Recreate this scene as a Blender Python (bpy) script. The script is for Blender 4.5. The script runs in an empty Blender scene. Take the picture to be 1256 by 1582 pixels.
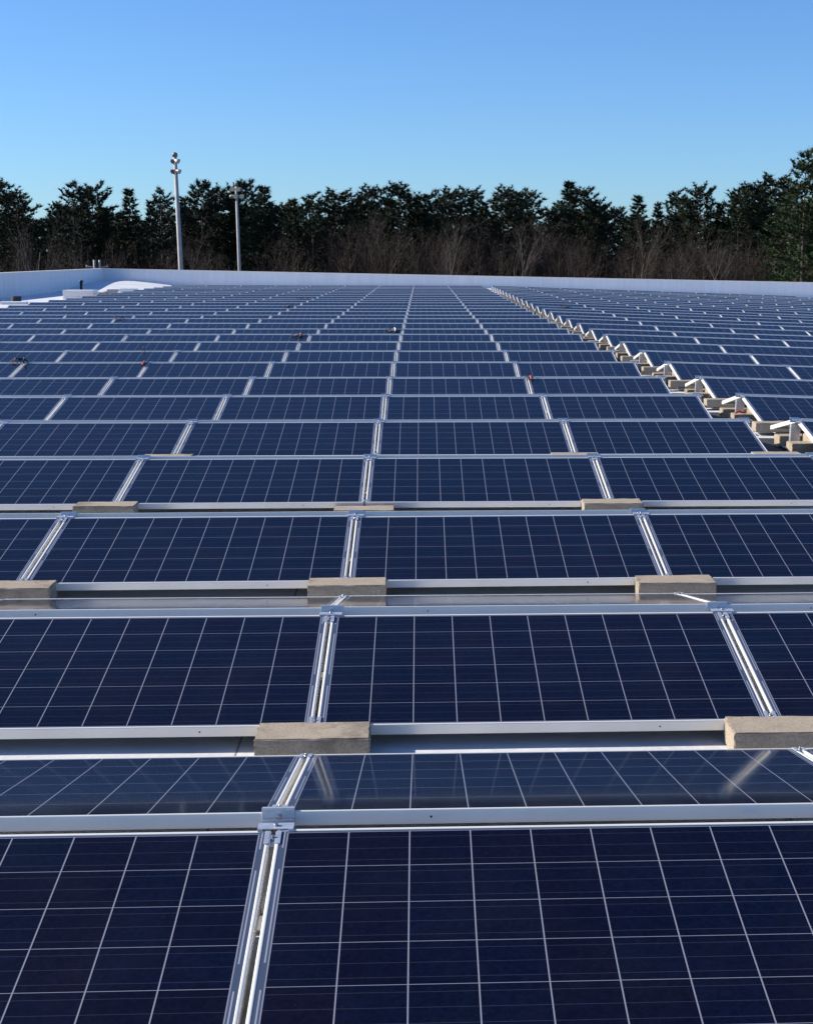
import bpy, bmesh, math, random
from mathutils import Vector, Matrix, Euler
sc = bpy.context.scene
C = sc.collection
R = math.radians
# ------------------------------------------------------------------ camera
PITCH, YAW, ROLL = 0.1693, -0.0481, 0.0023
CAM = Vector((0.3588, -3.7684, 1.497))
fwd = Vector((-math.sin(YAW)*math.cos(PITCH), math.cos(YAW)*math.cos(PITCH), -math.sin(PITCH)))
rgt0 = Vector((math.cos(YAW), math.sin(YAW), 0))
up0 = rgt0.cross(fwd)
rgt = math.cos(ROLL)*rgt0 + math.sin(ROLL)*up0
upv = -math.sin(ROLL)*rgt0 + math.cos(ROLL)*up0
cd = bpy.data.cameras.new("camera")
cam = bpy.data.objects.new("camera", cd); C.objects.link(cam)
M = Matrix((rgt, upv, -fwd)).transposed().to_4x4(); M.translation = CAM
cam.matrix_world = M
cd.sensor_fit = 'VERTICAL'; cd.sensor_height = 24.0
cd.lens = 2324.17/1582*24.0
cd.shift_x = (628-764.38)/1582
cd.clip_start = 0.05; cd.clip_end = 6000
sc.camera = cam
# ------------------------------------------------------------------ sky + sun
SUN_EL = R(30); SUN_AHEAD = R(10)
sun_dir = Vector((-math.cos(SUN_AHEAD)*math.cos(SUN_EL), math.sin(SUN_AHEAD)*math.cos(SUN_EL), math.sin(SUN_EL)))
w = bpy.data.worlds.new("World"); sc.world = w; w.use_nodes = True
nt = w.node_tree; nt.nodes.clear()
sky = nt.nodes.new('ShaderNodeTexSky'); sky.sky_type = 'NISHITA'; sky.sun_disc = False
sky.sun_elevation = SUN_EL; sky.sun_rotation = math.atan2(sun_dir.x, sun_dir.y)
sky.altitude = 300; sky.air_density = 1.0; sky.dust_density = 0.15; sky.ozone_density = 1.2
bg = nt.nodes.new('ShaderNodeBackground'); bg.inputs['Strength'].default_value = 0.065
wo = nt.nodes.new('ShaderNodeOutputWorld')
tint = nt.nodes.new('ShaderNodeMix'); tint.data_type = 'RGBA'; tint.blend_type = 'MULTIPLY'; tint.inputs[0].default_value = 1.0
tint.inputs[7].default_value = (.60, .965, 1.55, 1)      # cold, clean autumn air
nt.links.new(sky.outputs[0], tint.inputs[6]); nt.links.new(tint.outputs[2], bg.inputs[0]); nt.links.new(bg.outputs[0], wo.inputs[0])
sl = bpy.data.lights.new("sun", 'SUN'); sl.energy = 5.0; sl.angle = R(0.53); sl.color = (1.0, 0.93, 0.82)
so = bpy.data.objects.new("sun", sl); C.objects.link(so)
so.rotation_euler = sun_dir.to_track_quat('Z', 'Y').to_euler(); so.location = (-40, 10, 40)
sc.view_settings.view_transform = 'Standard'; sc.view_settings.look = 'None'
sc.view_settings.exposure = 0.62; sc.view_settings.gamma = 1.0
sc.render.film_transparent = False
# ------------------------------------------------------------------ materials
class NB:
    def __init__(s, name):
        s.m = bpy.data.materials.new(name); s.m.use_nodes = True
        s.t = s.m.node_tree; s.b = s.t.nodes['Principled BSDF']
    def n(s, typ, **k):
        x = s.t.nodes.new(typ)
        for a, v in k.items(): setattr(x, a, v)
        return x
    def l(s, a, b): s.t.links.new(a, b)
    def math(s, op, a, b=None, c=None):
        x = s.n('ShaderNodeMath', operation=op)
        for i, v in enumerate((a, b, c)):
            if v is None: continue
            if isinstance(v, (int, float)): x.inputs[i].default_value = v
            else: s.l(v, x.inputs[i])
        return x.outputs[0]
    def mix(s, fac, a, b):
        x = s.n('ShaderNodeMix', data_type='RGBA')
        for i, v in ((0, fac), (6, a), (7, b)):
            if isinstance(v, (int, float)): x.inputs[i].default_value = v
            elif isinstance(v, tuple): x.inputs[i].default_value = v if len(v) == 4 else (*v, 1)
            else: s.l(v, x.inputs[i])
        return x.outputs[2]
    def noise(s, scale, detail=4, rough=.55, coord=None, vec=None):
        x = s.n('ShaderNodeTexNoise'); x.inputs['Scale'].default_value = scale
        x.inputs['Detail'].default_value = detail; x.inputs['Roughness'].default_value = rough
        if vec is None:
            tc = s.n('ShaderNodeTexCoord'); vec = tc.outputs[coord or 'Object']
        s.l(vec, x.inputs['Vector']); return x.outputs['Fac']
    def ramp(s, fac, *stops):
        x = s.n('ShaderNodeValToRGB'); e = x.color_ramp.elements
        while len(e) < len(stops): e.new(.5)
        for i, (p, c) in enumerate(stops): e[i].position = p; e[i].color = (*c, 1) if len(c) == 3 else c
        s.l(fac, x.inputs[0]); return x.outputs[0]
    def bump(s, h, strength=.3, dist=.01):
        x = s.n('ShaderNodeBump'); x.inputs['Strength'].default_value = strength; x.inputs['Distance'].default_value = dist
        s.l(h, x.inputs['Height']); s.l(x.outputs[0], s.b.inputs['Normal'])
    def set(s, **k):
        for a, v in k.items():
            i = s.b.inputs[a.replace('_', ' ')]
            if isinstance(v, (int, float, tuple)): i.default_value = v if not (isinstance(v, tuple) and len(v) == 3) else (*v, 1)
            else: s.l(v, i)

def simple(name, col, rough=.6, metal=0.0, var=.12, scale=12, bump=0.0, spec=.5):
    b = NB(name)
    f = b.noise(scale, 5)
    c = b.ramp(f, (.3, tuple(x*(1-var) for x in col)), (.7, tuple(min(1, x*(1+var)) for x in col)))
    b.set(Base_Color=c, Roughness=rough, Metallic=metal); b.b.inputs['Specular IOR Level'].default_value = spec
    if bump: b.bump(b.noise(scale*6, 4), bump, .004)
    return b.m

def mat_laminate():
    CP = .159
    b = NB('solar_cells'); uv = b.n('ShaderNodeUVMap', uv_map='uv'); sd = b.n('ShaderNodeUVMap', uv_map='seed')
    su = b.n('ShaderNodeSeparateXYZ'); b.l(uv.outputs[0], su.inputs[0])
    ss = b.n('ShaderNodeSeparateXYZ'); b.l(sd.outputs[0], ss.inputs[0])
    u, v = su.outputs[0], su.outputs[1]
    cu, cv = b.math('DIVIDE', u, CP), b.math('DIVIDE', v, CP)
    def dist(x):     # distance in metres to the nearest cell border
        return b.math('MULTIPLY', b.math('ABSOLUTE', b.math('SUBTRACT', b.math('FRACT', b.math('ADD', x, .5)), .5)), CP)
    du, dv = dist(cu), dist(cv)
    lu, lv = b.math('LESS_THAN', du, .0017), b.math('LESS_THAN', dv, .00095)
    line = b.math('MAXIMUM', lu, lv)
    f3 = b.math('FRACT', b.math('ADD', b.math('MULTIPLY', cv, 3.0), 0.0))
    bus = b.math('LESS_THAN', b.math('ABSOLUTE', b.math('SUBTRACT', f3, .5)), .018)
    iu = b.math('MULTIPLY', b.math('GREATER_THAN', u, -.0015), b.math('LESS_THAN', u, 1.5915))
    iv = b.math('MULTIPLY', b.math('GREATER_THAN', v, -.0013), b.math('LESS_THAN', v, .9553))
    inside = b.math('MULTIPLY', iu, iv)
    oi = b.n('ShaderNodeObjectInfo')
    cb = b.n('ShaderNodeCombineXYZ')
    b.l(b.math('ADD', b.math('FLOOR', cu), b.math('MULTIPLY', ss.outputs[0], 17.0)), cb.inputs[0])
    b.l(b.math('ADD', b.math('FLOOR', cv), b.math('MULTIPLY', ss.outputs[1], 13.0)), cb.inputs[1])
    b.l(b.math('MULTIPLY', oi.outputs['Random'], 331.7), cb.inputs[2])
    wn = b.n('ShaderNodeTexWhiteNoise', noise_dimensions='3D'); b.l(cb.outputs[0], wn.inputs['Vector'])
    cell = b.ramp(wn.outputs['Value'], (0.0, (.0020, .0040, .0160)), (.45, (.0021, .0034, .0140)), (.75, (.0031, .0031, .0125)), (1.0, (.0019, .0048, .0165)))
    vo = b.n('ShaderNodeTexVoronoi'); vo.inputs['Scale'].default_value = 95.0; b.l(uv.outputs[0], vo.inputs['Vector'])
    grain = b.n('ShaderNodeSeparateXYZ'); b.l(vo.outputs['Color'], grain.inputs[0])
    gm = b.n('ShaderNodeMix', data_type='RGBA', blend_type='MULTIPLY'); gm.inputs[0].default_value = 1.0
    b.l(cell, gm.inputs[6])
    b.l(b.ramp(grain.outputs[0], (0, (.72, .72, .76)), (1, (1.25, 1.25, 1.3))), gm.inputs[7])
    col = b.mix(b.math('MULTIPLY', bus, .5), gm.outputs[2], (.045, .05, .075))
    col = b.mix(line, col, (.22, .23, .28))
    # margin of white backsheet with the collector ribbon at the short ends
    rib = b.math('LESS_THAN', b.math('ABSOLUTE', b.math('SUBTRACT', b.math('ABSOLUTE', b.math('SUBTRACT', u, .795)), .8035)), .0019)
    dash = b.math('GREATER_THAN', b.math('SINE', b.math('MULTIPLY', cv, 2.094)), -.8)
    mcol = b.mix(b.math('MULTIPLY', rib, dash), (.055, .075, .125), (.27, .29, .35))
    col = b.mix(inside, mcol, col)
    # thin uneven film of dust
    tc = b.n('ShaderNodeTexCoord')
    dn = b.noise(3.0, 6, .65, vec=tc.outputs['Object'])
    dust = b.math('MULTIPLY', b.ramp(dn, (.42, (0, 0, 0)), (.8, (1, 1, 1))), .008)
    sp = b.noise(160.0, 2, .5, vec=tc.outputs['Object'])
    speck = b.math('MULTIPLY', b.math('GREATER_THAN', sp, .775), .12)
    col = b.mix(b.math('ADD', dust, speck), col, (.42, .40, .37))
    b.set(Base_Color=col, Roughness=.55, IOR=1.45)
    b.b.inputs['Specular IOR Level'].default_value = .03
    b.b.inputs['Coat Weight'].default_value = 1.0; b.b.inputs['Coat IOR'].default_value = 1.14
    b.l(b.math('ADD', b.math('MULTIPLY', dn, .10), .015), b.b.inputs['Coat Roughness'])
    return b.m

def mat_roof():
    b = NB('roof_membrane'); tc = b.n('ShaderNodeTexCoord')
    f = b.noise(.9, 8, .6, vec=tc.outputs['Object']); g = b.noise(9, 6, .6, vec=tc.outputs['Object'])
    c = b.ramp(f, (.3, (.60, .60, .59)), (.55, (.70, .70, .69)), (.8, (.76, .76, .75)))
    c2 = b.mix(b.math('MULTIPLY', b.ramp(g, (.55, (0, 0, 0)), (.75, (1, 1, 1))), .25), c, (.40, .37, .32))
    sx = b.n('ShaderNodeSeparateXYZ'); b.l(tc.outputs['Object'], sx.inputs[0])
    fr = b.math('FRACT', b.math('DIVIDE', b.math('ADD', sx.outputs[0], 47.9), 1.83))
    seam = b.math('LESS_THAN', fr, .0045)
    c3 = b.mix(b.math('MULTIPLY', seam, .75), c2, (.10, .10, .10))
    b.set(Base_Color=c3, Roughness=.55); b.b.inputs['Specular IOR Level'].default_value = .3
    b.bump(b.math('ADD', b.math('MULTIPLY', f, 2.0), g), .35, .02)
    return b.m

def mat_concrete():
    b = NB('concrete_block'); tc = b.n('ShaderNodeTexCoord'); oi = b.n('ShaderNodeObjectInfo')
    va = b.n('ShaderNodeVectorMath', operation='ADD'); b.l(tc.outputs['Object'], va.inputs[0]); 
    cb = b.n('ShaderNodeCombineXYZ'); b.l(b.math('MULTIPLY', oi.outputs['Random'], 37), cb.inputs[0]); b.l(cb.outputs[0], va.inputs[1])
    f = b.noise(7, 7, .65, vec=va.outputs[0]); g = b.noise(190, 3, .6, vec=va.outputs[0])
    c = b.ramp(f, (.25, (.33, .27, .20)), (.55, (.405, .335, .25)), (.8, (.455, .385, .295)))
    c = b.mix(b.math('MULTIPLY', b.ramp(g, (.38, (1, 1, 1)), (.55, (0, 0, 0))), .45), c, (.13, .112, .09))
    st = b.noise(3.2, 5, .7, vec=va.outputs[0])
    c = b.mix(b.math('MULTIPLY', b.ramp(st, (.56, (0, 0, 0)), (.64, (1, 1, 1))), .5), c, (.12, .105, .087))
    b.set(Base_Color=c, Roughness=.9); b.b.inputs['Specular IOR Level'].default_value = .2
    b.bump(g, .35, .003)
    return b.m

def mat_leaf(name, a, c, scale=1.1):
    b = NB(name); tc = b.n('ShaderNodeTexCoord'); oi = b.n('ShaderNodeObjectInfo')
    f = b.noise(scale, 4, .6, vec=tc.outputs['Object'])
    k = b.math('ADD', b.math('MULTIPLY', f, .75), b.math('MULTIPLY', oi.outputs['Random'], .35))
    col = b.ramp(k, (.25, a), (.85, c))
    b.set(Base_Color=col, Roughness=.7); b.b.inputs['Specular IOR Level'].default_value = .25
    return b.m

def mat_wall():
    b = NB('parapet_membrane'); tc = b.n('ShaderNodeTexCoord')
    sx = b.n('ShaderNodeSeparateXYZ'); b.l(tc.outputs['Object'], sx.inputs[0])
    a = b.math('ADD', sx.outputs[0], sx.outputs[1])
    seam = b.math('LESS_THAN', b.math('FRACT', b.math('DIVIDE', b.math('ADD', a, 100.3), 3.05)), .012)
    mp = b.n('ShaderNodeMapping'); mp.inputs['Scale'].default_value = (2.2, 2.2, .25); b.l(tc.outputs['Object'], mp.inputs[0])
    f = b.noise(1.6, 6, .65, vec=mp.outputs[0]); g = b.noise(.35, 4, .6, vec=tc.outputs['Object'])
    c = b.ramp(b.math('ADD', b.math('MULTIPLY', f, .6), b.math('MULTIPLY', g, .4)), (.32, (.62, .64, .68)), (.6, (.74, .76, .80)))
    c = b.mix(b.math('MULTIPLY', seam, .18), c, (.40, .42, .46))
    b.set(Base_Color=c, Roughness=.5); b.bump(b.noise(1.2, 3, .5, vec=tc.outputs['Object']), .4, .03)
    return b.m
def mat_alu():
    b = NB('anodised_aluminium'); tc = b.n('ShaderNodeTexCoord')
    mp = b.n('ShaderNodeMapping'); mp.inputs['Scale'].default_value = (3, 3, 60); b.l(tc.outputs['Object'], mp.inputs[0])
    f = b.noise(8, 4, .6, vec=mp.outputs[0]); g = b.noise(2.2, 5, .6, vec=tc.outputs['Object'])
    b.set(Base_Color=b.ramp(g, (.3, (.74, .71, .645)), (.7, (.84, .81, .745))), Metallic=.15,
          Roughness=b.math('ADD', b.math('MULTIPLY', f, .12), .30))
    return b.m

MAT = dict(
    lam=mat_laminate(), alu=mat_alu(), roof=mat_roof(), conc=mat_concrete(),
    galv=simple('galvanised_steel', (.55, .57, .61), .38, .55, .18, 30),
    bolt=simple('bolt_steel', (.42, .42, .44), .3, .9, .1),
    hole=simple('drain_hole_dark', (.03, .03, .035), .8),
    under=simple('white_backsheet', (.62, .62, .60), .6),
    wall=mat_wall(),
    coping=simple('parapet_coping', (.78, .72, .68), .45, .1, .05, 2),
    ground=simple('field_grass', (.11, .105, .055), .95, 0, .35, .05),
    trunk=simple('pine_bark', (.085, .062, .047), .95, 0, .3, 3, 0),
    pole=simple('weathered_pole', (.36, .34, .33), .7, 0, .15, 2),
    lampw=simple('lamp_housing', (.70, .68, .66), .35, .3, .1),
    lampd=simple('lamp_dark', (.16, .15, .16), .5, .2, .1),
    black=simple('black_rubber', (.012, .012, .013), .5, 0, .1),
    red=simple('red_plastic', (.45, .07, .035), .45, 0, .1),
    white=simple('white_plastic', (.75, .75, .74), .5, 0, .06),
    card=simple('brown_cardboard', (.34, .25, .16), .85, 0, .15, 6),
    aisle_shade=simple('shade_sheet_dark', (.028, .028, .03), .85, 0, .35, 3),  # near-black colour standing in for shade on the aisle floor
    grey=simple('grey_plastic', (.22, .23, .25), .5, 0, .1),
    wood=simple('pallet_wood', (.30, .26, .21), .85, 0, .25, 5),
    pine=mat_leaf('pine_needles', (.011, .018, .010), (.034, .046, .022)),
    pine2=mat_leaf('pine_needles_green', (.016, .032, .013), (.055, .080, .030)),  # greener needles of the nearer pines at the right edge
    bark=mat_leaf('bare_twigs', (.030, .021, .016), (.066, .046, .036), 0.6),
    pale=mat_leaf('pale_bark', (.045, .035, .03), (.10, .08, .068), 0.6),
)
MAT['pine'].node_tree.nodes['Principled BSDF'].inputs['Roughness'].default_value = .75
# ------------------------------------------------------------------ helpers
def empty(name, loc, rot=(0, 0, 0), parent=None):
    o = bpy.data.objects.new(name, None); C.objects.link(o); o.location = loc; o.rotation_euler = rot
    o.empty_display_size = .05
    if parent: o.parent = parent
    return o
def tag(o, label=None, cat=None, group=None, kind=None):
    for k, v in (('label', label), ('category', cat), ('group', group), ('kind', kind)):
        if v: o[k] = v
    return o
def link(name, mesh, parent=None, loc=(0, 0, 0), rot=(0, 0, 0)):
    o = bpy.data.objects.new(name, mesh); C.objects.link(o); o.location = loc; o.rotation_euler = rot
    if parent: o.parent = parent
    return o
def mesh_of(bm, name, *mats, smooth=False):
    me = bpy.data.meshes.new(name); bm.to_mesh(me); bm.free()
    for m in mats: me.materials.append(m)
    if smooth: me.polygons.foreach_set('use_smooth', [True]*len(me.polygons))
    return me
def box(bm, x0, x1, y0, y1, z0, z1, mi=0, bev=0.0):
    vs = [bm.verts.new((x, y, z)) for z in (z0, z1) for y in (y0, y1) for x in (x0, x1)]
    fs = []
    for q in ((0, 2, 3, 1), (4, 5, 7, 6), (0, 1, 5, 4), (2, 6, 7, 3), (0, 4, 6, 2), (1, 3, 7, 5)):
        f = bm.faces.new([vs[i] for i in q]); f.material_index = mi; fs.append(f)
    if bev:
        ed = list({e for f in fs for e in f.edges})
        bmesh.ops.bevel(bm, geom=ed, offset=bev, segments=2, affect='EDGES', profile=.5)
    return vs
def tube(bm, pts, rad, n=6, mi=0, cap=True):
    rings = []
    prev = None
    for i, p in enumerate(pts):
        p = Vector(p)
        d = (Vector(pts[min(i+1, len(pts)-1)]) - Vector(pts[max(i-1, 0)]))
        if d.length < 1e-6: d = Vector((0, 0, 1))
        d.normalize()
        a = d.orthogonal().normalized() if prev is None else (prev - d*prev.dot(d)).normalized()
        prev = a; b = d.cross(a)
        r = rad[i] if isinstance(rad, (list, tuple)) else rad
        rings.append([bm.verts.new(p + a*(r*math.cos(2*math.pi*k/n)) + b*(r*math.sin(2*math.pi*k/n))) for k in range(n)])
    for r0, r1 in zip(rings, rings[1:]):
        for k in range(n):
            f = bm.faces.new((r0[k], r0[(k+1) % n], r1[(k+1) % n], r1[k])); f.material_index = mi; f.smooth = True
    if cap:
        for r in (rings[0][::-1], rings[-1]):
            f = bm.faces.new(r); f.material_index = mi
def cyl(bm, c, axis, r, h, n=12, mi=0):
    c = Vector(c); a = Vector(axis).normalized()
    tube(bm, [c, c + a*h], r, n, mi)
ORD = ['zeroth', 'first', 'second', 'third', 'fourth', 'fifth', 'sixth', 'seventh', 'eighth', 'ninth', 'tenth', 'eleventh', 'twelfth',
       'thirteenth', 'fourteenth', 'fifteenth', 'sixteenth', 'seventeenth', 'eighteenth', 'nineteenth', 'twentieth']
def ordw(n):
    if n <= 20: return ORD[n]
    if n < 30: return 'twenty-' + ORD[n-20]
    return {30: 'thirtieth', 40: 'fortieth', 50: 'fiftieth'}.get(n, {3: 'thirty-', 4: 'forty-', 5: 'fifty-'}[n//10] + ORD[n % 10])
# ------------------------------------------------------------------ array layout (metres)
T = .176; CT, ST = math.cos(T), math.sin(T)
P = 2.4233; G = .1486; DZ = .0081
PITX = 1.6652; PW, PH = 1.65, .99
NROW = 30
DZR = {1: 0, 2: -.008, 3: -.004, 4: .009, 5: .013, 6: .018, 7: .013, 8: .028, 9: .031, 10: .034, 11: .034, 12: .018, 13: .022, 14: .022, 15: .008, 16: .008, 17: .004, 18: .0}
def rowdz(i): return DZR.get(i, .008 + .006*math.sin(i*1.7))
def rowy(i): return (i-1)*P
GX0 = -.0376                          # centre of the seam left of the camera
LEFT_EDGE_R = GX0 + 2*PITX - .0076    # right end of the left array
RX0 = 3.765                           # left end of the right array
SLOPE = .0325                         # the roof falls to the right of the aisle
def zslope(x): return -SLOPE*max(0.0, x - RX0)
def panel_x(arr, c):                  # centre of panel; left array c = -7..1, right array c = 0..10
    return GX0 + .0076 + PW/2 + c*PITX if arr == 'L' else RX0 + PW/2 + c*PITX
def seam_x(arr, s):                   # seam left of panel s
    return GX0 + s*PITX if arr == 'L' else RX0 - .0076 + s*PITX
RZ = -.262                            # roof level below the ridge line
def sm(a): a = max(0.0, min(1.0, a)); return a*a*(3-2*a)
def roof_z(x, y):
    z = RZ + zslope(x)
    z += .36*sm((-11.3-x)/4.2)*sm((y-66)/11)
    return z
WALL_Y = 78.2; WALL_X = -16.55
# ------------------------------------------------------------------ roof, walls, ground
bm = bmesh.new()
xs = [WALL_X-.4 + i for i in range(13)] + [-3.9 + .18*i for i in range(50)] + [5.4 + i for i in range(41)]
ys = [-9 + i*1.25 for i in range(7)] + [-.2 + .09*i for i in range(70)] + [6.5 + .3*i for i in range(40)] + [18.7 + i for i in range(61)]
from mathutils import noise as mno
def ripple(x, y):
    return -.003 + .005*mno.noise(Vector((x*.75, y*1.6, 3.1))) + .003*mno.noise(Vector((x*2.3, y*2.6, 9.0))) if abs(x) < 6 and -.3 < y < 18 else 0.0
grid = [[bm.verts.new((x, y, roof_z(x, y) + ripple(x, y))) for x in xs] for y in ys]
for j in range(len(ys)-1):
    for i in range(len(xs)-1):
        f = bm.faces.new((grid[j][i], grid[j][i+1], grid[j+1][i+1], grid[j+1][i])); f.smooth = True
tag(link('roof', mesh_of(bm, 'roof', MAT['roof'])), kind='structure')
bm = bmesh.new(); box(bm, -3000, 3000, -500, 5000, -10.4, -10.0)
tag(link('ground', mesh_of(bm, 'ground', MAT['ground'])), kind='structure')

def wall_top(x): return .69 - .0177*(x - WALL_X)
def prism(bm, a, b, za, zb, ta, tb, thick, mi=0):     # upright slab from a to b (xy), thickness to the left of a->b
    d = Vector((b[0]-a[0], b[1]-a[1], 0)).normalized(); n = Vector((-d.y, d.x, 0))*thick
    A, B = Vector((a[0], a[1], 0)), Vector((b[0], b[1], 0))
    v = [bm.verts.new(p) for p in ((A.x, A.y, za), (B.x, B.y, zb), (B.x+n.x, B.y+n.y, zb), (A.x+n.x, A.y+n.y, za),
                                   (A.x, A.y, ta), (B.x, B.y, tb), (B.x+n.x, B.y+n.y, tb), (A.x+n.x, A.y+n.y, ta))]
    for q in ((0, 3, 2, 1), (4, 5, 6, 7), (0, 1, 5, 4), (1, 2, 6, 5), (2, 3, 7, 6), (3, 0, 4, 7)):
        bm.faces.new([v[i] for i in q]).material_index = mi
# left wall runs along the columns, far wall across the end of the roof
lw = tag(empty('parapet_wall', (WALL_X, 35, RZ)), 'white membrane parapet wall running up the left side of the roof to the corner', 'wall')
bm = bmesh.new(); prism(bm, (0, -44), (0, WALL_Y-35), -3, -3, .69-RZ, .69-RZ, .3); link('wall_face', mesh_of(bm, 'wall_face_l', MAT['wall']), lw)
bm = bmesh.new(); prism(bm, (.03, -44), (.03, WALL_Y-35+.3), .69-RZ+.002, .69-RZ+.002, .74-RZ, .74-RZ, .36); link('coping', mesh_of(bm, 'coping_l', MAT['coping']), lw)
fw = tag(empty('parapet_wall', (0, WALL_Y, RZ)), 'long white parapet wall closing the far end of the roof below the trees', 'wall')
bm = bmesh.new(); X1 = 46
prism(bm, (WALL_X+.002, .002), (X1, .002), -3, -3, wall_top(WALL_X)-RZ, wall_top(X1)-RZ, .3); link('wall_face', mesh_of(bm, 'wall_face_f', MAT['wall']), fw)
bm = bmesh.new(); prism(bm, (WALL_X+.05, -.03), (X1, -.03), wall_top(WALL_X)-RZ+.002, wall_top(X1)-RZ+.002, wall_top(WALL_X)-RZ+.045, wall_top(X1)-RZ+.045, .36)
link('coping', mesh_of(bm, 'coping_f', MAT['coping']), fw)
# the building under the roof
bt = tag(empty('building', (0, 0, -10)), 'low building carrying the flat roof with the panels', 'building')
bm = bmesh.new(); box(bm, WALL_X-.29, 45, -8.9, WALL_Y+.29, 0, 10+RZ-2.2); link('wall', mesh_of(bm, 'bwall', MAT['wall']), bt)
# ------------------------------------------------------------------ panel meshes
def lam_mesh(bm, uvl, sdl, M4=None, seed=(0, 0)):
    """glass over the cells, 5 mm thick; local origin = centre of top surface"""
    hx, hy = PW/2-.0095, PH/2-.0095
    top = [(-hx, -hy), (hx, -hy), (hx, hy), (-hx, hy)]
    vt = [bm.verts.new((x, y, 0)) for x, y in top]; vb = [bm.verts.new((x, y, -.006)) for x, y in top]
    f = bm.faces.new(vt); f.material_index = 0
    for lp, (x, y) in zip(f.loops, top):
        lp[uvl].uv = (x + .795, y + .477); lp[sdl].uv = seed
    g = bm.faces.new(vb[::-1]); g.material_index = 1
    if M4 is not None:
        for v in vt+vb: v.co = M4 @ v.co
bm = bmesh.new(); uvl = bm.loops.layers.uv.new('uv'); sdl = bm.loops.layers.uv.new('seed')
lam_mesh(bm, uvl, sdl); ME_LAM = mesh_of(bm, 'laminate', MAT['lam'], MAT['under'])

def frame_bar(bm, L, prof, m):
    """profile (d inward, z) swept along L with mitred ends; m maps (along, d, z) to the frame"""
    rings = []
    for end in (-1, 1):
        rings.append([bm.verts.new(m(end*(L/2 - d), d, z)) for d, z in prof])
    n = len(prof)
    for k in range(n):
        f = bm.faces.new((rings[0][k], rings[1][k], rings[1][(k+1) % n], rings[0][(k+1) % n]))
        if k in (1, 2, 3, 4): f.smooth = True
PROF = [(0, -.038), (0, -.0012), (.0012, .0010), (.004, .0018), (.0075, .0018), (.0102, .0010), (.011, -.0005), (.011, -.0055), (.002, -.0058), (.002, -.036), (.024, -.036), (.024, -.038)]
def frame_mesh(bm, M4=None, prof=PROF, holes=True):
    start = len(bm.verts)
    hx, hy = PW/2, PH/2
    frame_bar(bm, PW, prof, lambda a, d, z: Vector((a, -hy + d, z)))
    frame_bar(bm, PW, prof, lambda a, d, z: Vector((-a, hy - d, z)))
    frame_bar(bm, PH, prof, lambda a, d, z: Vector((-hx + d, -a, z)))
    frame_bar(bm, PH, prof, lambda a, d, z: Vector((hx - d, a, z)))
    if holes:
        for sx in (.42,):
            for sy in (-1, 1):
                c = Vector((sx, sy*(hy+.0006), -.019))
                v = [bm.verts.new(c + Vector((.0035*math.cos(q*math.pi/4), 0, .0035*math.sin(q*math.pi/4)))) for q in range(8)]
                f = bm.faces.new(v if sy < 0 else v[::-1]); f.material_index = 1
    if M4 is not None:
        bm.verts.ensure_lookup_table()
        for v in bm.verts[start:]: v.co = M4 @ v.co
bm = bmesh.new(); frame_mesh(bm); ME_FRAME = mesh_of(bm, 'frame', MAT['alu'], MAT['hole'])
bm = bmesh.new(); box(bm, -.055, .055, .20, .30, -.030, -.0065, 0, .004); tube(bm, [(-.03, .2, -.02), (-.2, .1, -.03), (-.5, .05, -.034)], .004, 5); tube(bm, [(.03, .2, -.02), (.2, .1, -.03), (.5, .05, -.034)], .004, 5)
ME_JBOX = mesh_of(bm, 'junction_box', MAT['black'])
bm = bmesh.new(); box(bm, -.016, .016, -.0008, 0, -.006, .006); ME_STICK = mesh_of(bm, 'sticker', MAT['white'])

rng = random.Random(7)
def panel_xf(arr, c, i, back):
    x = panel_x(arr, c); b = SLOPE if arr == 'R' else 0.0
    zz = rowdz(i) + zslope(x)
    if back: return (x, rowy(i) + G + .477*CT, zz + DZ - .477*ST), (T, -b, math.pi)
    return (x, rowy(i) - .477*CT, zz - .477*ST), (T, b, 0)
# which panels exist: project the centre to the picture to rank by size
def proj(p):
    d = Vector(p) - CAM; z = d.dot(fwd)
    return 764.38 + 2324.17*d.dot(rgt)/z, 791 - 2324.17*d.dot(upv)/z, z
vis, rest = [], []
for i in range(1, NROW+1):
    cells = [('L', c) for c in range(-7, 2)] + [('R', c) for c in range(0, 9 if i == NROW else 11)]
    for arr, c in cells:
        for back in (False, True):
            loc, rot = panel_xf(arr, c, i, back)
            px = proj(loc)
            if px[2] < 1.2: continue
            half = .86*2324/px[2]
            if px[0] + half < -0.9*half or px[0] - half > 1256 + 0.9*half: continue
            inframe = px[0]+half > 3 and px[0]-half < 1253
            seen = inframe and ((not back) or i <= 2 or (arr == 'R' and c == 0 and 4 <= i <= 16))
            (vis if seen else rest).append((px[2] + (4 if back and i > 2 else 0), arr, c, i, back))
vis.sort(); rest += vis[300:]; vis = vis[:300]
ROWN = lambda i: ordw(i) + ' row'
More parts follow.
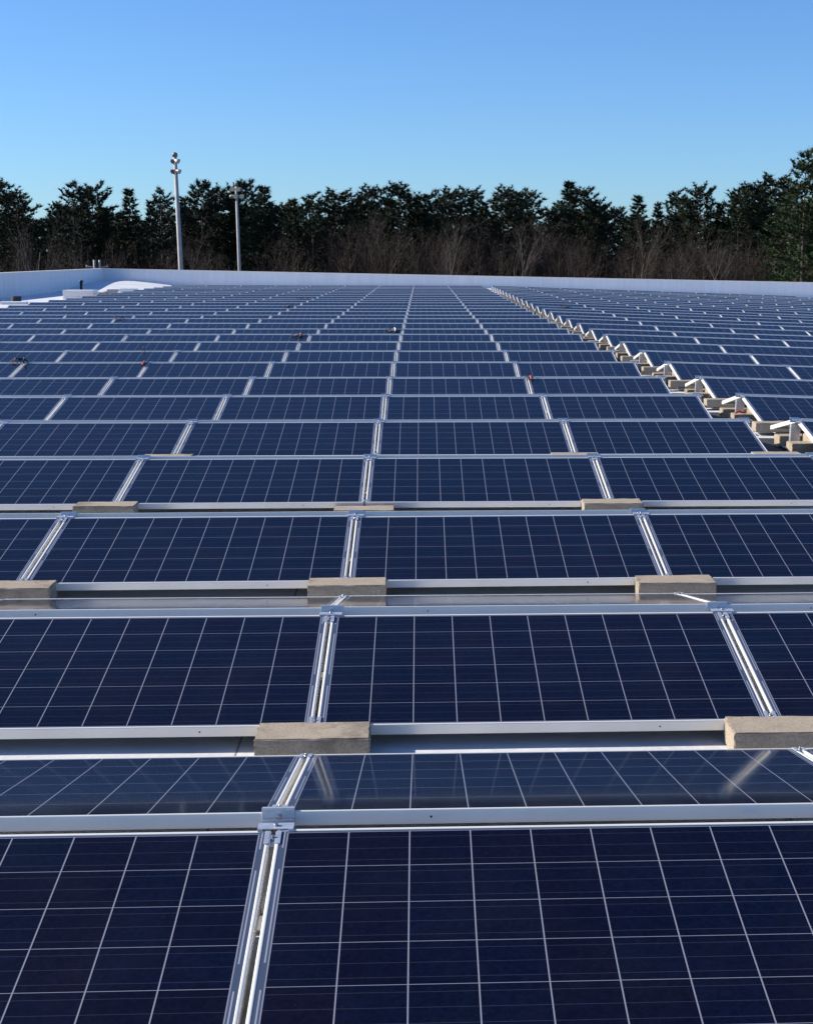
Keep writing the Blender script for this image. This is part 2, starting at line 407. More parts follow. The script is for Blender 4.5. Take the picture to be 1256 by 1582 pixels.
for d, arr, c, i, back in vis:
    loc, rot = panel_xf(arr, c, i, back)
    rot = (rot[0] + rng.gauss(0, .0018), rot[1] + rng.gauss(0, .0009), rot[2] + rng.gauss(0, .0007)); loc = (loc[0] + rng.gauss(0, .0012), loc[1] + rng.gauss(0, .002), loc[2] + rng.gauss(0, .0015))
    o = empty('solar_panel', loc, rot)
    if arr == 'L':
        side = ('%s panel left of the seam nearest the camera' % ordw(-c) if c < 0 else '%s panel right of the seam nearest the camera' % ordw(c+1))
    else: side = '%s panel right of the aisle' % ordw(c+1)
    tag(o, ('away-sloping' if back else 'front-sloping') + ' blue %s, %s' % (side, ROWN(i)), 'solar panel', 'blue framed solar panels in rows across the roof')
    link('glass', ME_LAM, o); link('frame', ME_FRAME, o)
    if arr == 'R' and c == 0 and i < 12: link('junction_box', ME_JBOX, o)
    if back and i == 1: link('sticker', ME_STICK, o, (-.455 if c == 0 else .455, PH/2+.0009, -.019), (0, 0, math.pi))
# everything past the 300 largest: one object
bm = bmesh.new(); uvl = bm.loops.layers.uv.new('uv'); sdl = bm.loops.layers.uv.new('seed')
LOW = [(0, -.038), (0, 0), (.002, .0018), (.009, .0018), (.011, -.0045), (.002, -.0058), (.002, -.038)]
bmf = bmesh.new()
for k, (d, arr, c, i, back) in enumerate(sorted(rest)):
    loc, rot = panel_xf(arr, c, i, back)
    rot = (rot[0] + rng.gauss(0, .0018), rot[1] + rng.gauss(0, .0009), rot[2] + rng.gauss(0, .0007)); loc = (loc[0] + rng.gauss(0, .0012), loc[1] + rng.gauss(0, .002), loc[2] + rng.gauss(0, .0015))
    M4 = Matrix.Translation(loc) @ Euler(rot).to_matrix().to_4x4()
    lam_mesh(bm, uvl, sdl, M4, (k+1, (k*7) % 29)); frame_mesh(bmf, M4, LOW, False)
fo = tag(empty('solar_panel', (0, 60, 0)), 'mass of blue solar panels in the farthest rows of the array below the far wall', 'solar panel', kind='stuff')
me = mesh_of(bm, 'far_panels', MAT['lam'], MAT['under'])
bpy.data.objects.remove(fo)
me2 = mesh_of(bmf, 'far_frames', MAT['alu'])
fo = tag(link('solar_panel', me), 'mass of blue solar panels in the farthest rows of the array below the far wall', 'solar panel', 'blue framed solar panels in rows across the roof', 'stuff')
tag(link('frame', me2, fo), kind='stuff')
# ------------------------------------------------------------------ ridge brackets, clamps
def m_plate():
    bm = bmesh.new()
    # steel plate hooked on the back panel's upper edge, with a flange folded towards the front panel
    box(bm, -.044, .044, -.0035, -.0005, -.040, .003, 0, .0008)
    box(bm, -.044, .044, -.020, -.0037, -.0395, -.0365, 0, .0008)
    box(bm, -.043, .043, -.020, -.017, -.0363, -.0225, 0, .0008)
    box(bm, -.044, .044, -.0005, .020, .0032, .0058, 0, .0008)
    cyl(bm, (.003, -.0036, -.018), (0, -1, 0), .0062, .007, 6, 1)
    cyl(bm, (.003, -.0036, -.018), (0, -1, 0), .0085, .002, 12, 1)
    return mesh_of(bm, 'bracket_plate', MAT['galv'], MAT['bolt'])
def m_flange():
    bm = bmesh.new()
    box(bm, -.047, .047, -.016, .024, .0022, .0048, 0, .0008)
    box(bm, -.047, -.034, -.0195, -.0163, -.004, .0048, 0, .0008); box(bm, .034, .047, -.0195, -.0163, -.004, .0048, 0, .0008)
    cyl(bm, (0, .004, .0052), (0, 0, 1), .0065, .006, 6, 1)
    return mesh_of(bm, 'bracket_flange', MAT['galv'], MAT['bolt'])
def m_clamp():      # plate clamp bridging two frames, in panel coordinates, seam along y
    bm = bmesh.new(); L = .030
    for sx in (-1, 1):
        box(bm, min(sx*.0085, sx*.0215), max(sx*.0085, sx*.0215), -L, L, .0021, .0052, 0, .0009)
        box(bm, min(sx*.0060, sx*.0083), max(sx*.0060, sx*.0083), -L*.92, L*.92, -.0075, .0046, 0, .0006)
    box(bm, -.0062, .0062, -L*.92, L*.80, -.0078, -.0052, 0, .0005)
    cyl(bm, (0, 0, -.0052), (0, 0, 1), .0058, .0105, 6, 1); cyl(bm, (0, 0, -.0052), (0, 0, 1), .0060, .0016, 12, 1)
    cyl(bm, (0, 0, .0053), (0, 0, 1), .0034, .0055, 8, 1)
    return mesh_of(bm, 'plate_clamp', MAT['galv'], MAT['bolt'])
def m_post():
    bm = bmesh.new()
    box(bm, -.044, .044, -.004, 0, 0, .215, 0, .0008); box(bm, -.044, -.041, .0003, .05, 0, .215, 0, .0006); box(bm, .041, .044, .0003, .05, 0, .215, 0, .0006)
    box(bm, -.09, .09, -.10, .12, -.006, -.001, 0, .001)
    return mesh_of(bm, 'post', MAT['galv'])
ME_PLATE, ME_FLANGE, ME_CLAMP, ME_POST = m_plate(), m_flange(), m_clamp(), m_post()
def small_mount():  # all pieces in one mesh, for the far ones
    bm = bmesh.new()
    yb = G - .018
    box(bm, -.038, .038, yb-.0035, yb-.0005, DZ-.042, DZ+.002); box(bm, -.036, .036, -.004, .030, .0022, .0040)
    for sx in (-1, 1): box(bm, min(sx*.0072, sx*.0185), max(sx*.0072, sx*.0185), -.06, -.012, -.004, .0045)
    box(bm, -.044, .044, .06, .064, RZ+.012, -.03)
    return mesh_of(bm, 'bracket', MAT['galv'])
ME_SM = small_mount()
def seam_name(arr, s):
    if arr == 'R': return 'at the aisle end of the right-hand array' if s == 0 else 'on the %s seam right of the aisle' % ordw(s)
    if s == 0: return 'on the seam nearest the camera'
    if s == 2: return 'at the aisle end of the left-hand array'
    return 'on the seam one panel right of the nearest seam' if s == 1 else 'on the %s seam left of the nearest seam' % ordw(-s)
mounts = []
for i in range(1, NROW+1):
    for arr, s in [('L', s) for s in range(-7, 3)] + [('R', s) for s in range(0, 11)]:
        x = seam_x(arr, s); p = proj((x, rowy(i)+.05, rowdz(i)+zslope(x)))
        if p[2] < 1 or not (-40 < p[0] < 1296): continue
        mounts.append((p[2], arr, s, i, x))
mounts.sort()
for d, arr, s, i, x in mounts[:300]:
    z = rowdz(i) + zslope(x)
    o = empty('ridge_bracket', (x, rowy(i), z), (0, SLOPE if arr == 'R' else 0, 0))
    tag(o, 'steel ridge bracket %s, %s' % (seam_name(arr, s), ROWN(i)), 'bracket', 'steel brackets along the panel ridges')
    if i <= 9:
        yb = G - .018*CT
        link('plate', ME_PLATE, o, (0, yb - .002, DZ+.0075), (-T, 0, 0))
        link('flange', ME_FLANGE, o, (.004, .026, .0055), (.02, 0, 0))
        link('front_clamp', ME_CLAMP, o, (0, -.024*CT, -.024*ST), (T, 0, 0))
        link('back_clamp', ME_CLAMP, o, (0, G+.024*CT, DZ-.024*ST), (-T, 0, 0))
        link('post', ME_POST, o, (0, .062, RZ+.012), (0, 0, 0))
    else:
        link('bracket_body', ME_SM, o)
bm = bmesh.new()
for d, arr, s, i, x in mounts[300:]:
    b2 = bmesh.new(); b2.from_mesh(ME_SM); bmesh.ops.translate(b2, verts=b2.verts, vec=(x, rowy(i), rowdz(i)+zslope(x)))
    tmp = bpy.data.meshes.new('tmp'); b2.to_mesh(tmp); b2.free(); bm.from_mesh(tmp); bpy.data.meshes.remove(tmp)
if len(mounts) > 300:
    tag(link('ridge_bracket', mesh_of(bm, 'far_brackets', MAT['galv'])), 'steel ridge brackets dotted over the farthest rows of panels', 'bracket', 'steel brackets along the panel ridges', 'stuff')
# low-end clamps of the rows whose lower edge shows
def low_clamp(arr, s, i, back):
    x = seam_x(arr, s); z = rowdz(i) + zslope(x)
    t = .935
    loc = (x, rowy(i)+G+t*CT, z+DZ-t*ST) if back else (x, rowy(i)-t*CT, z-t*ST)
    o = link('panel_clamp', ME_CLAMP, None, loc, (-T if back else T, 0, 0))
    tag(o, '%s lower-edge clamp %s, %s' % ('away-sloping' if back else 'front-sloping', seam_name(arr, s), ROWN(i)), 'clamp', 'bolted clamps at the low panel edges')
for i, ss in ((1, (0, 1)), (2, (0, 1)), (3, (-1, 0, 1)), (4, (-1, 0, 1)), (5, (-1, 0, 1))):
    for s in ss:
        if i > 1: low_clamp('L', s, i, False)
        if i <= 2: low_clamp('L', s, i, True)
# ------------------------------------------------------------------ concrete ballast blocks
def block_mesh(seed, L=.40, D=.194, H=.092):
    r = random.Random(seed); bm = bmesh.new()
    bmesh.ops.create_cube(bm, size=1.0)
    for v in bm.verts: v.co = Vector((v.co.x*L, v.co.y*D, (v.co.z+.5)*H))
    bmesh.ops.bevel(bm, geom=bm.edges[:], offset=.004, segments=2, affect='EDGES')
    bmesh.ops.subdivide_edges(bm, edges=[e for e in bm.edges if e.calc_length() > .05], cuts=7, use_grid_fill=True)
    for v in bm.verts:
        edge = (abs(abs(v.co.x)-L/2) < .006) + (abs(abs(v.co.y)-D/2) < .006) + (v.co.z < .006 or v.co.z > H-.006)
        k = .0003 + (.0013 if edge >= 2 else 0)
        v.co += Vector((r.uniform(-k, k), r.uniform(-k, k), r.uniform(-k, k)))
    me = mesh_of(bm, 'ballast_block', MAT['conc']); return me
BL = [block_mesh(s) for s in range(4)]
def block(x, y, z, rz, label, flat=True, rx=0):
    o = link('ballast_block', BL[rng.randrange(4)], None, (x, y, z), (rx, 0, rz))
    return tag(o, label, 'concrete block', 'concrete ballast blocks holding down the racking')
LOWY = lambda i: rowy(i) - .954*CT          # low cell edge of the front panel
top = -.159
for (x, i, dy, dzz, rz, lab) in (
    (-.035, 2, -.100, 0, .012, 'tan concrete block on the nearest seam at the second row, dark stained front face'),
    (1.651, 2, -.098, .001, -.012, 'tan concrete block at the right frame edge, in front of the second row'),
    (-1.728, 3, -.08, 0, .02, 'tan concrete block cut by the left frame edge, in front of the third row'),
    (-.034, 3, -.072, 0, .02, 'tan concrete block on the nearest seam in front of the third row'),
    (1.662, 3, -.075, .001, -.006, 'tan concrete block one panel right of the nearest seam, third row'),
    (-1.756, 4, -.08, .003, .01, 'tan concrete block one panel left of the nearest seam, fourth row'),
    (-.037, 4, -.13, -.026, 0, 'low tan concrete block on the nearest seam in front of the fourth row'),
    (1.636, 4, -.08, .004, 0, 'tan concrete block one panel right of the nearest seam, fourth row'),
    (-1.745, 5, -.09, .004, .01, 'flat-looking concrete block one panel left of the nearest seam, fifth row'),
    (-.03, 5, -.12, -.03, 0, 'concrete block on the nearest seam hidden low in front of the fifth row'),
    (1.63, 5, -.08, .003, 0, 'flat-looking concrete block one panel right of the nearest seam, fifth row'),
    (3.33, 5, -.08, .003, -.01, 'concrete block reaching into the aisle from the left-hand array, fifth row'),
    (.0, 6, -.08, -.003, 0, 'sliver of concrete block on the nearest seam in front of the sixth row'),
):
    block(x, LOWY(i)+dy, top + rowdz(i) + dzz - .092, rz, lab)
# dark sheets added on the aisle floor to stand in for its deep shade
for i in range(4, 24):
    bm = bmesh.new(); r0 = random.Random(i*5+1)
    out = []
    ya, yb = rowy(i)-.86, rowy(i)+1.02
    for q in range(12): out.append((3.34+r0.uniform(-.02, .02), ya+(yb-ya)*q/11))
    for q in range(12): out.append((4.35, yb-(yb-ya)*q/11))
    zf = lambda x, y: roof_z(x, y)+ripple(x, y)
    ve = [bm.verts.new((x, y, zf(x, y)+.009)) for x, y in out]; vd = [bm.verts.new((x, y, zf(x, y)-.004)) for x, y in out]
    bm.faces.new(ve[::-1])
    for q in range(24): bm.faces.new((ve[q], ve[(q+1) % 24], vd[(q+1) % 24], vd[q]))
    tag(link('shade_sheet', mesh_of(bm, 'shade_sheet', MAT['aisle_shade'])), 'dark sheet added for the shade on the aisle floor, %s' % ROWN(i), 'rubber pad', 'dark sheets added for the aisle shade')
# tray feet under the valley blocks
bm = bmesh.new()
box(bm, -.055, .055, -.13, .16, 0, .004, 0, .0006); box(bm, -.055, -.052, -.13, .16, .0042, .030, 0, .0004); box(bm, .052, .055, -.13, .16, .0042, .030, 0, .0004)
ME_TRAY = mesh_of(bm, 'foot_tray', MAT['galv'])
for i in range(5, 27):
    z0 = rowdz(i)
    xr = RX0
    n = ROWN(i)
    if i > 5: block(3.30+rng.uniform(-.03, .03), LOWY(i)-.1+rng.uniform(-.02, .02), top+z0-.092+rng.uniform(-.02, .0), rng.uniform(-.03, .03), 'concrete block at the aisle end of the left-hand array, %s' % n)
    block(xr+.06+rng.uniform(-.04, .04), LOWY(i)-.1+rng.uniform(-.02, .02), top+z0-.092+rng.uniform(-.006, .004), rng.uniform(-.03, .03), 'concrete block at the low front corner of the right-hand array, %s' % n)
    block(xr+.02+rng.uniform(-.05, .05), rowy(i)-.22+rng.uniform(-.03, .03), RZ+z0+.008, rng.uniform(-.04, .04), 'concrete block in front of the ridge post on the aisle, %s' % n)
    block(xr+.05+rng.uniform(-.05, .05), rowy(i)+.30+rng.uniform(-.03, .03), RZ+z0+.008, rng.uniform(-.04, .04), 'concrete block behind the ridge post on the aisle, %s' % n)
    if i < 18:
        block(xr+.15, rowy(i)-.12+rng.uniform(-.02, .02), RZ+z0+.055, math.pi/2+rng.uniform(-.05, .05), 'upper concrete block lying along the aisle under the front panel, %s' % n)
        t = link('foot_tray', ME_TRAY, None, (xr-.02, rowy(i)-1.02, RZ+z0+.002)); tag(t, 'small steel foot tray on the roof in the aisle, %s' % n, 'bracket', 'steel foot trays in the aisle')
# ------------------------------------------------------------------ cable loops left on the ridges
def cable(x, i, w, h, n, col, lab, seed, front=False, plug=True):
    """bundle of cable ends at a ridge; front=True: slipped down onto the front panel"""
    r = random.Random(seed); z = rowdz(i) + zslope(x)
    o = empty('cable_loop', (x, rowy(i), z)); tag(o, lab, 'cable', 'loose cable ends on the panel ridges')
    bm = bmesh.new(); tan = ST/CT
    for k in range(n):
        pts = []; ph = r.uniform(-.4, .4); x0 = r.uniform(-.3, .3)*w
        for q in range(11):
            u = q/10
            xx = x0 + w*(u-.5)*r.uniform(.9, 1.1)
            if front:
                yy = .02 - h*math.sin(math.pi*u)*r.uniform(.85, 1.1) + ph*.03
                pts.append((xx, yy, min(0, yy)*tan + .016 + .02*r.random()))
            else:
                pts.append((xx, .04 + r.uniform(-.02, .02), -.02 + h*math.sin(math.pi*u)*r.uniform(.9, 1.1)))
        tube(bm, pts, .006, 5)
    link('wire', mesh_of(bm, 'wire', MAT['black'], smooth=True), o)
    if plug:
        bm = bmesh.new()
        if front: tube(bm, [(w*.1, -.02, .03), (w*.2, -h*.5, -h*.5*tan+.035), (w*.15, -h, -h*tan+.03)], [.013, .018, .010], 6)
        else: tube(bm, [(w*.3, 0, h*.3), (w*.4, -.01, h*.7), (w*.42, -.01, h)], [.012, .017, .010], 6)
        link('connector', mesh_of(bm, 'conn', MAT[col]), o)
cable(-5.10, 8, .20, .09, 5, 'black', 'black cable loop arching over the eighth row at the far left edge', 1)
cable(-3.42, 8, .07, .20, 3, 'red', 'red and black cable ends on a seam in the eighth row, left side', 2, True)
cable(1.66, 7, .06, .15, 3, 'red', 'orange-red cable connector on the seventh row, right of centre', 3, True)
cable(-1.90, 11, .20, .22, 4, 'red', 'dark cable bundle left of a seam on the eleventh row', 4, True)
cable(-.22, 12, .24, .30, 5, 'white', 'tangled dark cables with a pale plug left of the nearest seam, twelfth row', 5, True)
cable(-3.88, 9, .04, .10, 1, 'black', 'short black cable stub standing on the ninth row, left side', 6, plug=False)
cable(-3.60, 18, .3, .25, 3, 'black', 'dark cable tuft on a ridge far left of centre', 7, True)
cable(-3.74, 21, .3, .08, 3, 'red', 'dark reddish cable tuft on a distant ridge left of centre', 8)
cable(-6.64, 14, .22, .08, 2, 'black', 'black cable loop on a distant ridge towards the left edge', 9)
cable(4.6, 18, .3, .2, 3, 'black', 'black cable tuft on a distant ridge right of the aisle', 10, True)
# red piece lying in the aisle
bm = bmesh.new(); tube(bm, [(0, 0, .02), (.04, .03, .03), (.08, .04, .02), (.11, .02, .02)], .013, 6)
o = link('hose_piece', mesh_of(bm, 'hose', MAT['red'], smooth=True), None, (3.62, rowy(6)-.35, RZ+.12)); tag(o, 'short red hose lying on blocks in the aisle by the sixth row', 'hose')
# ------------------------------------------------------------------ things on the roof along the left edge
def crate_stack(name, x, y, sx, sy, n, h, m, lab, cat, rz=0.0):
    o = empty(name, (x, y, roof_z(x, y)), (0, 0, rz)); tag(o, lab, cat)
    for k in range(n):
        bm = bmesh.new(); j = random.Random(hash((round(x, 2), k)) & 999)
        ox, oy = j.uniform(-.04, .04), j.uniform(-.04, .04)
        box(bm, ox-sx/2, ox+sx/2, oy-sy/2, oy+sy/2, k*h+.002, (k+1)*h-.004, 0, .006)
        link('layer', mesh_of(bm, 'layer', m), o)
    return o
crate_stack('insulation_stack', -14.0, 50.6, .9, .5, 1, .1, MAT['white'], 'white insulation boards stacked at the left end of the roof', 'boards', .1)
crate_stack('insulation_stack', -13.1, 57.0, 1.2, .7, 3, .12, MAT['white'], 'white insulation boards beside a red carton near the left parapet', 'boards', -.1)
crate_stack('carton_stack', -12.3, 56.0, .7, .4, 1, .16, MAT['red'], 'flat red carton at the edge of the panels', 'carton', .1)
crate_stack('carton_stack', -12.9, 61.5, .5, .4, 1, .2, MAT['grey'], 'grey carton farther back near the left parapet', 'carton', .4)
crate_stack('insulation_stack', -12.5, 63.6, .8, .5, 2, .14, MAT['white'], 'small white boards at the panel edge near the roof corner', 'boards', .2)
crate_stack('insulation_stack', -13.4, 65.4, .7, .5, 2, .1, MAT['grey'], 'grey boards lying near the roof corner', 'boards', -.3)
crate_stack('block_pile', -14.4, 52.4, .3, .35, 2, .12, MAT['hole'], 'dark bundle lying across the white boards on the left', 'bundle', .5)
for k, (x, y, lab) in enumerate(((-12.7, 59.3, 'wooden pallet with concrete blocks along the left edge of the panels'),)):
    o = empty('pallet', (x, y, roof_z(x, y)), (0, 0, .2*k)); tag(o, lab, 'pallet')
    bm = bmesh.new()
    for q in range(6): box(bm, -.5+q*.17, -.38+q*.17, -.5, .5, .10, .12)
    for q in (-.45, 0, .42): box(bm, -.5, .47, q-.04, q+.04, 0, .098)
    link('deck', mesh_of(bm, 'deck', MAT['wood']), o)
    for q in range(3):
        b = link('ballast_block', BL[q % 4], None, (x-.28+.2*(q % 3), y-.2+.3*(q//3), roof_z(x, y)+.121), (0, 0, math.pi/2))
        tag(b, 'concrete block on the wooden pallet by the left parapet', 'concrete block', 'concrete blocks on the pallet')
o = empty('roof_vent', (-15.5, 68, roof_z(-15.5, 68))); tag(o, 'short dark vent pipe standing at the foot of the left parapet', 'vent')
bm = bmesh.new(); tube(bm, [(0, 0, 0), (0, 0, .42)], .06, 10); link('pipe', mesh_of(bm, 'pipe', MAT['black']), o)
bm = bmesh.new(); tube(bm, [(0, 0, .422), (0, 0, .46), (0, 0, .52)], [.11, .12, .05], 10); link('cap', mesh_of(bm, 'cap', MAT['black']), o)
# ------------------------------------------------------------------ floodlight poles and small posts beyond the roof
def flood_pole(x, y, top_z, lean, arm, lab, r0, r1, end_on):
    H = top_z + 10
    o = empty('floodlight_pole', (x, y, -10), (0, lean, 0)); tag(o, lab, 'light pole', 'floodlight poles beyond the roof')
    bm = bmesh.new(); tube(bm, [(0, 0, 0), (0, 0, H*.5), (0, 0, H-.1)], [r0, (r0+r1)/2, r1], 12); link('pole', mesh_of(bm, 'pole', MAT['pole']), o)
    for lv, zz in enumerate((H-.35, H-1.05)):
        a = math.pi/2 - .15 if end_on else .25
        d = Vector((math.cos(a), math.sin(a), 0))
        bm = bmesh.new(); tube(bm, [-d*arm + Vector((0, 0, zz)), d*arm + Vector((0, 0, zz))], .05, 6); link('crossarm', mesh_of(bm, 'crossarm', MAT['pole']), o)
        nl = 4
        sc_l = 1.0 if end_on else 1.35
        for k in range(nl):
            p = d*(arm*(2*k/(nl-1)-1)) + Vector((0, 0, zz))
            side = Vector((-d.y, d.x, 0))*(1 if (k+lv) % 2 else -1)
            q = p + side*.14 + Vector((0, 0, -.03)); e = (side*.9 + Vector((0, 0, -.45))).normalized()
            bm = bmesh.new(); tube(bm, [q - e*.12, q - e*.06, q + e*.07, q + e*.14], [.04*sc_l, .09*sc_l, .15*sc_l, .18*sc_l], 10)
            l = link('floodlight', mesh_of(bm, 'floodlight', MAT['lampw' if (k + lv) % 2 == 0 else 'lampd']), o)
            bm = bmesh.new(); tube(bm, [p + Vector((0, 0, .02)), q - e*.1], .03, 5); link('bracket', mesh_of(bm, 'lbr', MAT['pole']), l)
    bm = bmesh.new(); tube(bm, [(0, 0, H-.1), (0, 0, H+.12), (0, 0, H+.2)], [r1*1.5, r1*1.4, .05], 8); link('pole_cap', mesh_of(bm, 'pcap', MAT['lampd']), o)
flood_pole(-16.45, 105, 8.32, -.0205, .22, 'tall grey floodlight pole, left and taller of the two poles beyond the wall', .215, .13, True)
flood_pole(-17.75, 150, 8.3, -.014, .46, 'grey floodlight pole, right and shorter-looking of the two poles beyond the wall', .21, .12, False)
for k, (x, lab) in enumerate(((-21.64, 'thin pale post, left of the twin posts behind the wall corner'), (-21.28, 'thin pale post, right of the twin posts behind the wall corner'))):
    o = empty('post', (x, 100, -10)); tag(o, lab, 'post')
    bm = bmesh.new(); tube(bm, [(0, 0, 0), (0, 0, 11.1)], .075, 8); link('shaft', mesh_of(bm, 'shaft', MAT['pole']), o)
    sx = -1 if k == 0 else 1
    bm = bmesh.new(); tube(bm, [(0, 0, 10.62), (sx*.5, 0, 10.66)], .035, 6); tube(bm, [(sx*.5, 0, 10.6), (sx*.5, 0, 10.76)], .06, 6); link('arm', mesh_of(bm, 'parm', MAT['pole']), o)
# ------------------------------------------------------------------ trees
def tri(bm, a, b, c, mi=0):
    f = bm.faces.new((bm.verts.new(a), bm.verts.new(b), bm.verts.new(c))); f.material_index = mi
def pine_meshes(seed, kind='dome', base=.3, spread=3.4, gaps=.2, H=20.0):
    r = random.Random(seed)
    bt = bmesh.new(); bend = (r.uniform(-.3, .3), r.uniform(-.3, .3))
    def tp(u): return Vector((bend[0]*math.sin(u*2.2), bend[1]*math.sin(u*1.9), u*H))
    tube(bt, [tp(u) for u in (0, .15, .35, .55, .75, .9, .98)], [.30, .25, .20, .14, .08, .035, .01], 7)
    bc = bmesh.new(); nw = {'dome': 24, 'plume': 17, 'spire': 28}[kind]
    off = r.uniform(0, 50)
    for k in range(nw):
        t = ((k + r.uniform(.2, .8))/nw)**.9; u = base + (.985-base)*t
        if kind == 'dome': prof = math.sqrt(max(.03, 1 - ((t-.32)/.72)**2))
        elif kind == 'spire': prof = .08 + .92*(1-t)**.85*(.65+.35*min(1, t*4))
        else: prof = (.30 + .70*(1-t)**.55)*r.uniform(.65, 1.1)
        nb = r.randint(5, 7); a0 = r.uniform(0, 6.28)
        for j in range(nb):
            if r.random() < gaps: continue
            az = a0 + j*6.283/nb + r.uniform(-.35, .35)
            lobe = .72 + .65*(mno.noise(Vector((math.cos(az)*1.1+off, math.sin(az)*1.1, t*2.6))) + .35)
            L = max(.35, spread*prof*lobe*r.uniform(.75, 1.15))
            el = {'dome': r.uniform(-.05, .35) + .5*t*t, 'plume': r.uniform(.0, .22) + .75*t**3, 'spire': r.uniform(-.12, .18) + .45*t**3}[kind]
            d = Vector((math.cos(az)*math.cos(el), math.sin(az)*math.cos(el), math.sin(el)))
            lat = Vector((-math.sin(az), math.cos(az), 0))
            p0 = tp(u)
            if L > .8: tube(bt, [p0, p0 + d*L*.5, p0 + d*L*.9 + Vector((0, 0, .08*L))], [.045, .028, .008], 3, cap=False)
            n = max(3, int(L*5.6))
            for q in range(n):
                sft = .30 + .72*(q+r.random())/n
                wd = .34*L*min(1.0, 1.5*(1.08-sft))
                c = p0 + d*(L*sft) + lat*r.uniform(-wd, wd) + Vector((0, 0, .08*L*sft*sft + r.gauss(0, .10)))
                sz = r.uniform(.26, .46)
                for h in range(13):
                    v = (d*r.uniform(.3, 1.3) + Vector((r.gauss(0, .62), r.gauss(0, .62), r.gauss(.42, .45)))).normalized()*sz*r.uniform(.8, 1.8)
                    wv = v.cross(Vector((r.gauss(0, 1), r.gauss(0, 1), r.gauss(0, 1))))
                    if wv.length < 1e-4: continue
                    wv = wv.normalized()*sz*(r.uniform(.06, .12) if h > 2 else r.uniform(.25, .4))
                    tri(bc, c - wv, c + wv, c + v*(1 if h > 2 else .7))
    return mesh_of(bt, 'pine_trunk', MAT['trunk']), mesh_of(bc, 'pine_crown', MAT['pine'])
def bare_meshes(seed, H=14.0, spread=3.2, mats=('bark', 'bark')):
    r = random.Random(seed); bt = bmesh.new(); bc = bmesh.new()
    def limb(p, d, L, rad, lev):
        n = 3; pts = [p]; dd = d.copy()
        for k in range(n):
            dd = (dd + Vector((r.gauss(0, .13), r.gauss(0, .13), r.gauss(.06, .08)))).normalized(); pts.append(pts[-1] + dd*(L/n))
        rr = [rad*(1-.62*k/n) for k in range(n+1)]
        if lev <= 1: tube(bt, pts, rr, 6 if lev == 0 else 4, cap=False)
        elif lev == 2: tube(bc, pts, rr, 3, cap=False)
        else:
            for a, b, q in zip(pts, pts[1:], rr):
                wv = (b-a).cross(Vector((r.gauss(0, 1), r.gauss(0, 1), r.gauss(0, 1)))).normalized()*q
                tri(bc, a-wv, a+wv, b)
        if lev >= 4: return
        nk = (9, 6, 5, 4)[lev]
        for k in range(nk):
            u = (r.uniform(.25, 1.0) if lev == 0 else r.uniform(.2, 1.0))
            x = u*n; i0 = min(n-1, int(x)); pp = pts[i0].lerp(pts[i0+1], x-i0)
            az = r.uniform(0, 6.283); ax = dd.orthogonal().normalized(); ax.rotate(Matrix.Rotation(az, 3, dd))
            ang = r.uniform(.35, .85)
            nd = (dd*math.cos(ang) + ax*math.sin(ang) + Vector((0, 0, .15))).normalized()
            limb(pp, nd, L*(.52 if lev == 0 else .55)*r.uniform(.7, 1.15)*(1.25-.5*u), max(.008, rr[i0]*.5), lev+1)
    limb(Vector((0, 0, 0)), Vector((r.uniform(-.05, .05), r.uniform(-.05, .05), 1)), H*.72, .17, 0)
    return mesh_of(bt, 'bare_trunk', MAT[mats[1]]), mesh_of(bc, 'bare_twigs', MAT[mats[0]])
PINES = [pine_meshes(11, 'spire', .28, 3.1, .1), pine_meshes(12, 'dome', .35, 3.3), pine_meshes(13, 'plume', .36, 3.4, .25),
         pine_meshes(14, 'dome', .42, 2.9, .25), pine_meshes(15, 'spire', .3, 2.7, .12), pine_meshes(16, 'dome', .28, 3.7, .15), pine_meshes(17, 'plume', .4, 3.0, .3), pine_meshes(18, 'dome', .45, 3.1, .3)]
BARES = [bare_meshes(21), bare_meshes(22), bare_meshes(23, spread=2.6), bare_meshes(24)]
PALES = [bare_meshes(31, mats=('pale', 'pale')), bare_meshes(32, mats=('pale', 'pale'))]
tr = random.Random(99)
ntree = {'p': 0, 'b': 0}
def where(px):
    return ('left edge of treeline' if px < 70 else 'left of both light poles' if px < 255 else 'between the light poles' if 285 < px < 355 else 'behind a light pole' if px < 385
            else 'just right of the light poles' if px < 470 else 'left-middle of treeline' if px < 620 else 'middle of treeline' if px < 760 else
            'just right of the middle' if px < 930 else 'right half of treeline' if px < 1120 else 'near the right edge')
trees = []
def plant(kind, x, y, topz, var, sx=1.0, extra=None):
    trees.append((kind, x, y, topz, var, sx, extra))
def xy(px, y): return CAM.x + (px-651.7)/2324.17*(y-CAM.y)/.9857*.974
def ztop(py, y): return CAM.z + (393.5-py)/2324.17*(y-CAM.y)*1.0*.972
# skyline read along the treeline: (column, top) of the tall pines
FRONT = [(-25, 300, 1), (8, 288, 5), (40, 306, 1), (98, 318, 6), (126, 289, 2), (157, 293, 3), (176, 322, 4), (209, 294, 0), (236, 312, 4), (256, 298, 2), (286, 308, 4), (318, 288, 1), (338, 300, 3),
         (372, 297, 2), (384, 288, 1), (412, 289, 0), (438, 322, 3), (456, 308, 0), (488, 304, 2), (520, 302, 5), (545, 312, 0), (568, 296, 5), (598, 310, 4), (620, 292, 1), (660, 303, 3), (692, 299, 5),
         (722, 298, 5), (752, 312, 4), (775, 296, 5), (800, 300, 3), (822, 298, 2), (858, 318, 4), (877, 280, 0), (898, 297, 1), (922, 314, 5), (985, 301, 0), (1014, 312, 4), (1046, 297, 2), (1082, 291, 5), (1112, 312, 0),
         (1140, 300, 5), (1165, 290, 1), (1192, 277, 5), (1216, 288, 2)]
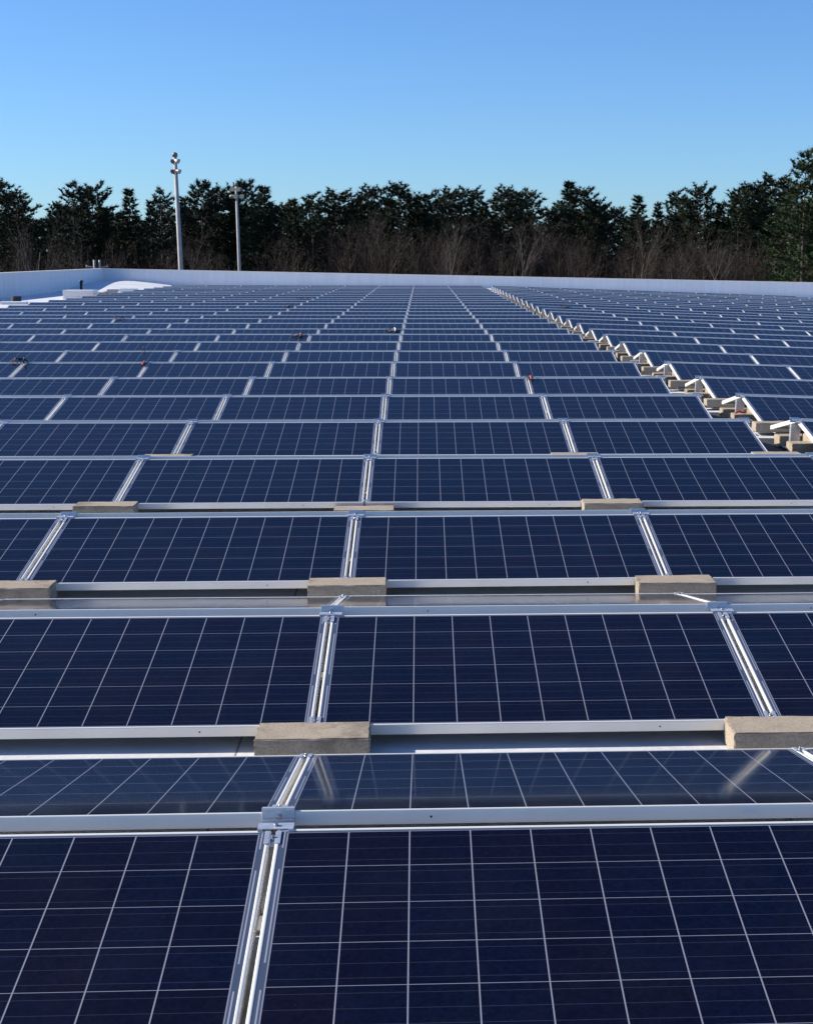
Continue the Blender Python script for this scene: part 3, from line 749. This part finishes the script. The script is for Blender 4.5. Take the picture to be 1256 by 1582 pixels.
for px, py, v in FRONT:
    v = {3: tr.choice((3, 7)), 2: tr.choice((2, 6)), 1: tr.choice((1, 5))}.get(v, v)
    y = tr.uniform(183, 200); plant('p', xy(px, y), y, ztop(py, y), v, tr.uniform(.95, 1.3))
for px, py, v, y in ((1246, 236, 2, 150), (1290, 225, 1, 152), (1222, 318, 5, 158), (1330, 240, 1, 155)):
    plant('p', xy(px, y), y, ztop(py, y), v, 1.15, 'near_green')
for k in range(92):     # second rank, lower, closing the wall of trees
    px = -120 + k*16.2 + tr.uniform(-9, 9); y = tr.uniform(205, 240)
    plant('p', xy(px, y), y, ztop(tr.uniform(322, 356), y), tr.choice((1, 3, 5, 5, 7)), tr.uniform(1.0, 1.3))
for k in range(64):     # bare trees in front
    px = -40 + k*21 + tr.uniform(-9, 9); y = tr.uniform(170, 184)
    dens = 334 if 470 < px < 860 else 352 if px > 900 else 362
    plant('b', xy(px, y), y, ztop(dens + tr.uniform(-8, 22), y), tr.randrange(4), tr.uniform(.8, 1.15))
for k in range(46):     # thicker stand of leafless trees in the middle and right
    px = 455 + k*17 + tr.uniform(-9, 9); y = tr.uniform(176, 188)
    plant('b', xy(px, y), y, ztop((338 if px < 850 else 358) + tr.uniform(-6, 30), y), tr.randrange(4), tr.uniform(.9, 1.3))
for px, py, v in ((683, 330, 0), (775, 338, 1), (1048, 372, 0), (1105, 356, 1), (960, 322, 1), (72, 330, 0)):
    y = 163; plant('b', xy(px, y), y, ztop(py, y), 10+v, .85, 'pale')
trees.sort(key=lambda t: t[1])
seen = {}
for kind, x, y, tz, var, sx, extra in trees:
    px = proj((x, y, 5))[0]
    if kind == 'p':
        H = tz + 10; me = PINES[var]; s = H/20.0
        look = ['pointed', 'broad', 'ragged', 'round-topped', 'narrow', 'bushy', 'thin-topped', 'open-crowned'][var]
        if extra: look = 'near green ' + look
        base = ('dark %s pine' % look if not extra else look + ' pine') + (', rear rank, ' if y > 204 else ', ') + where(px)
        o = empty('pine_tree', (x, y, -10), (0, 0, tr.uniform(0, 6.28))); o.scale = (s*sx, s*sx, s)
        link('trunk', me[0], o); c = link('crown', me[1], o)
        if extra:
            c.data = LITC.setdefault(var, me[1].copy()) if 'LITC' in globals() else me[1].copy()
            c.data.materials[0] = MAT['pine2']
        cat = 'pine tree'; grp = 'pine trees along the treeline'
    else:
        H = tz + 10; me = (PALES[var-10] if var >= 10 else BARES[var]); s = H/13.5
        base = ('pale-barked leafless tree, ' if extra else ('%s brown leafless tree, ' % ['upright', 'spreading', 'slender', 'forked'][var])) + where(px)
        o = empty('bare_tree', (x, y, -10), (0, 0, tr.uniform(0, 6.28))); o.scale = (s*sx, s*sx, s)
        link('trunk', me[0], o); link('twigs', me[1], o)
        cat = 'leafless tree'; grp = 'leafless trees in front of the pines'
    seen.setdefault(base, []).append(o); tag(o, base, cat, grp)
for base, os in seen.items():
    if len(os) > 1:
        for k, o in enumerate(os): o['label'] = '%s, %s such tree from left' % (base, ordw(k+1))
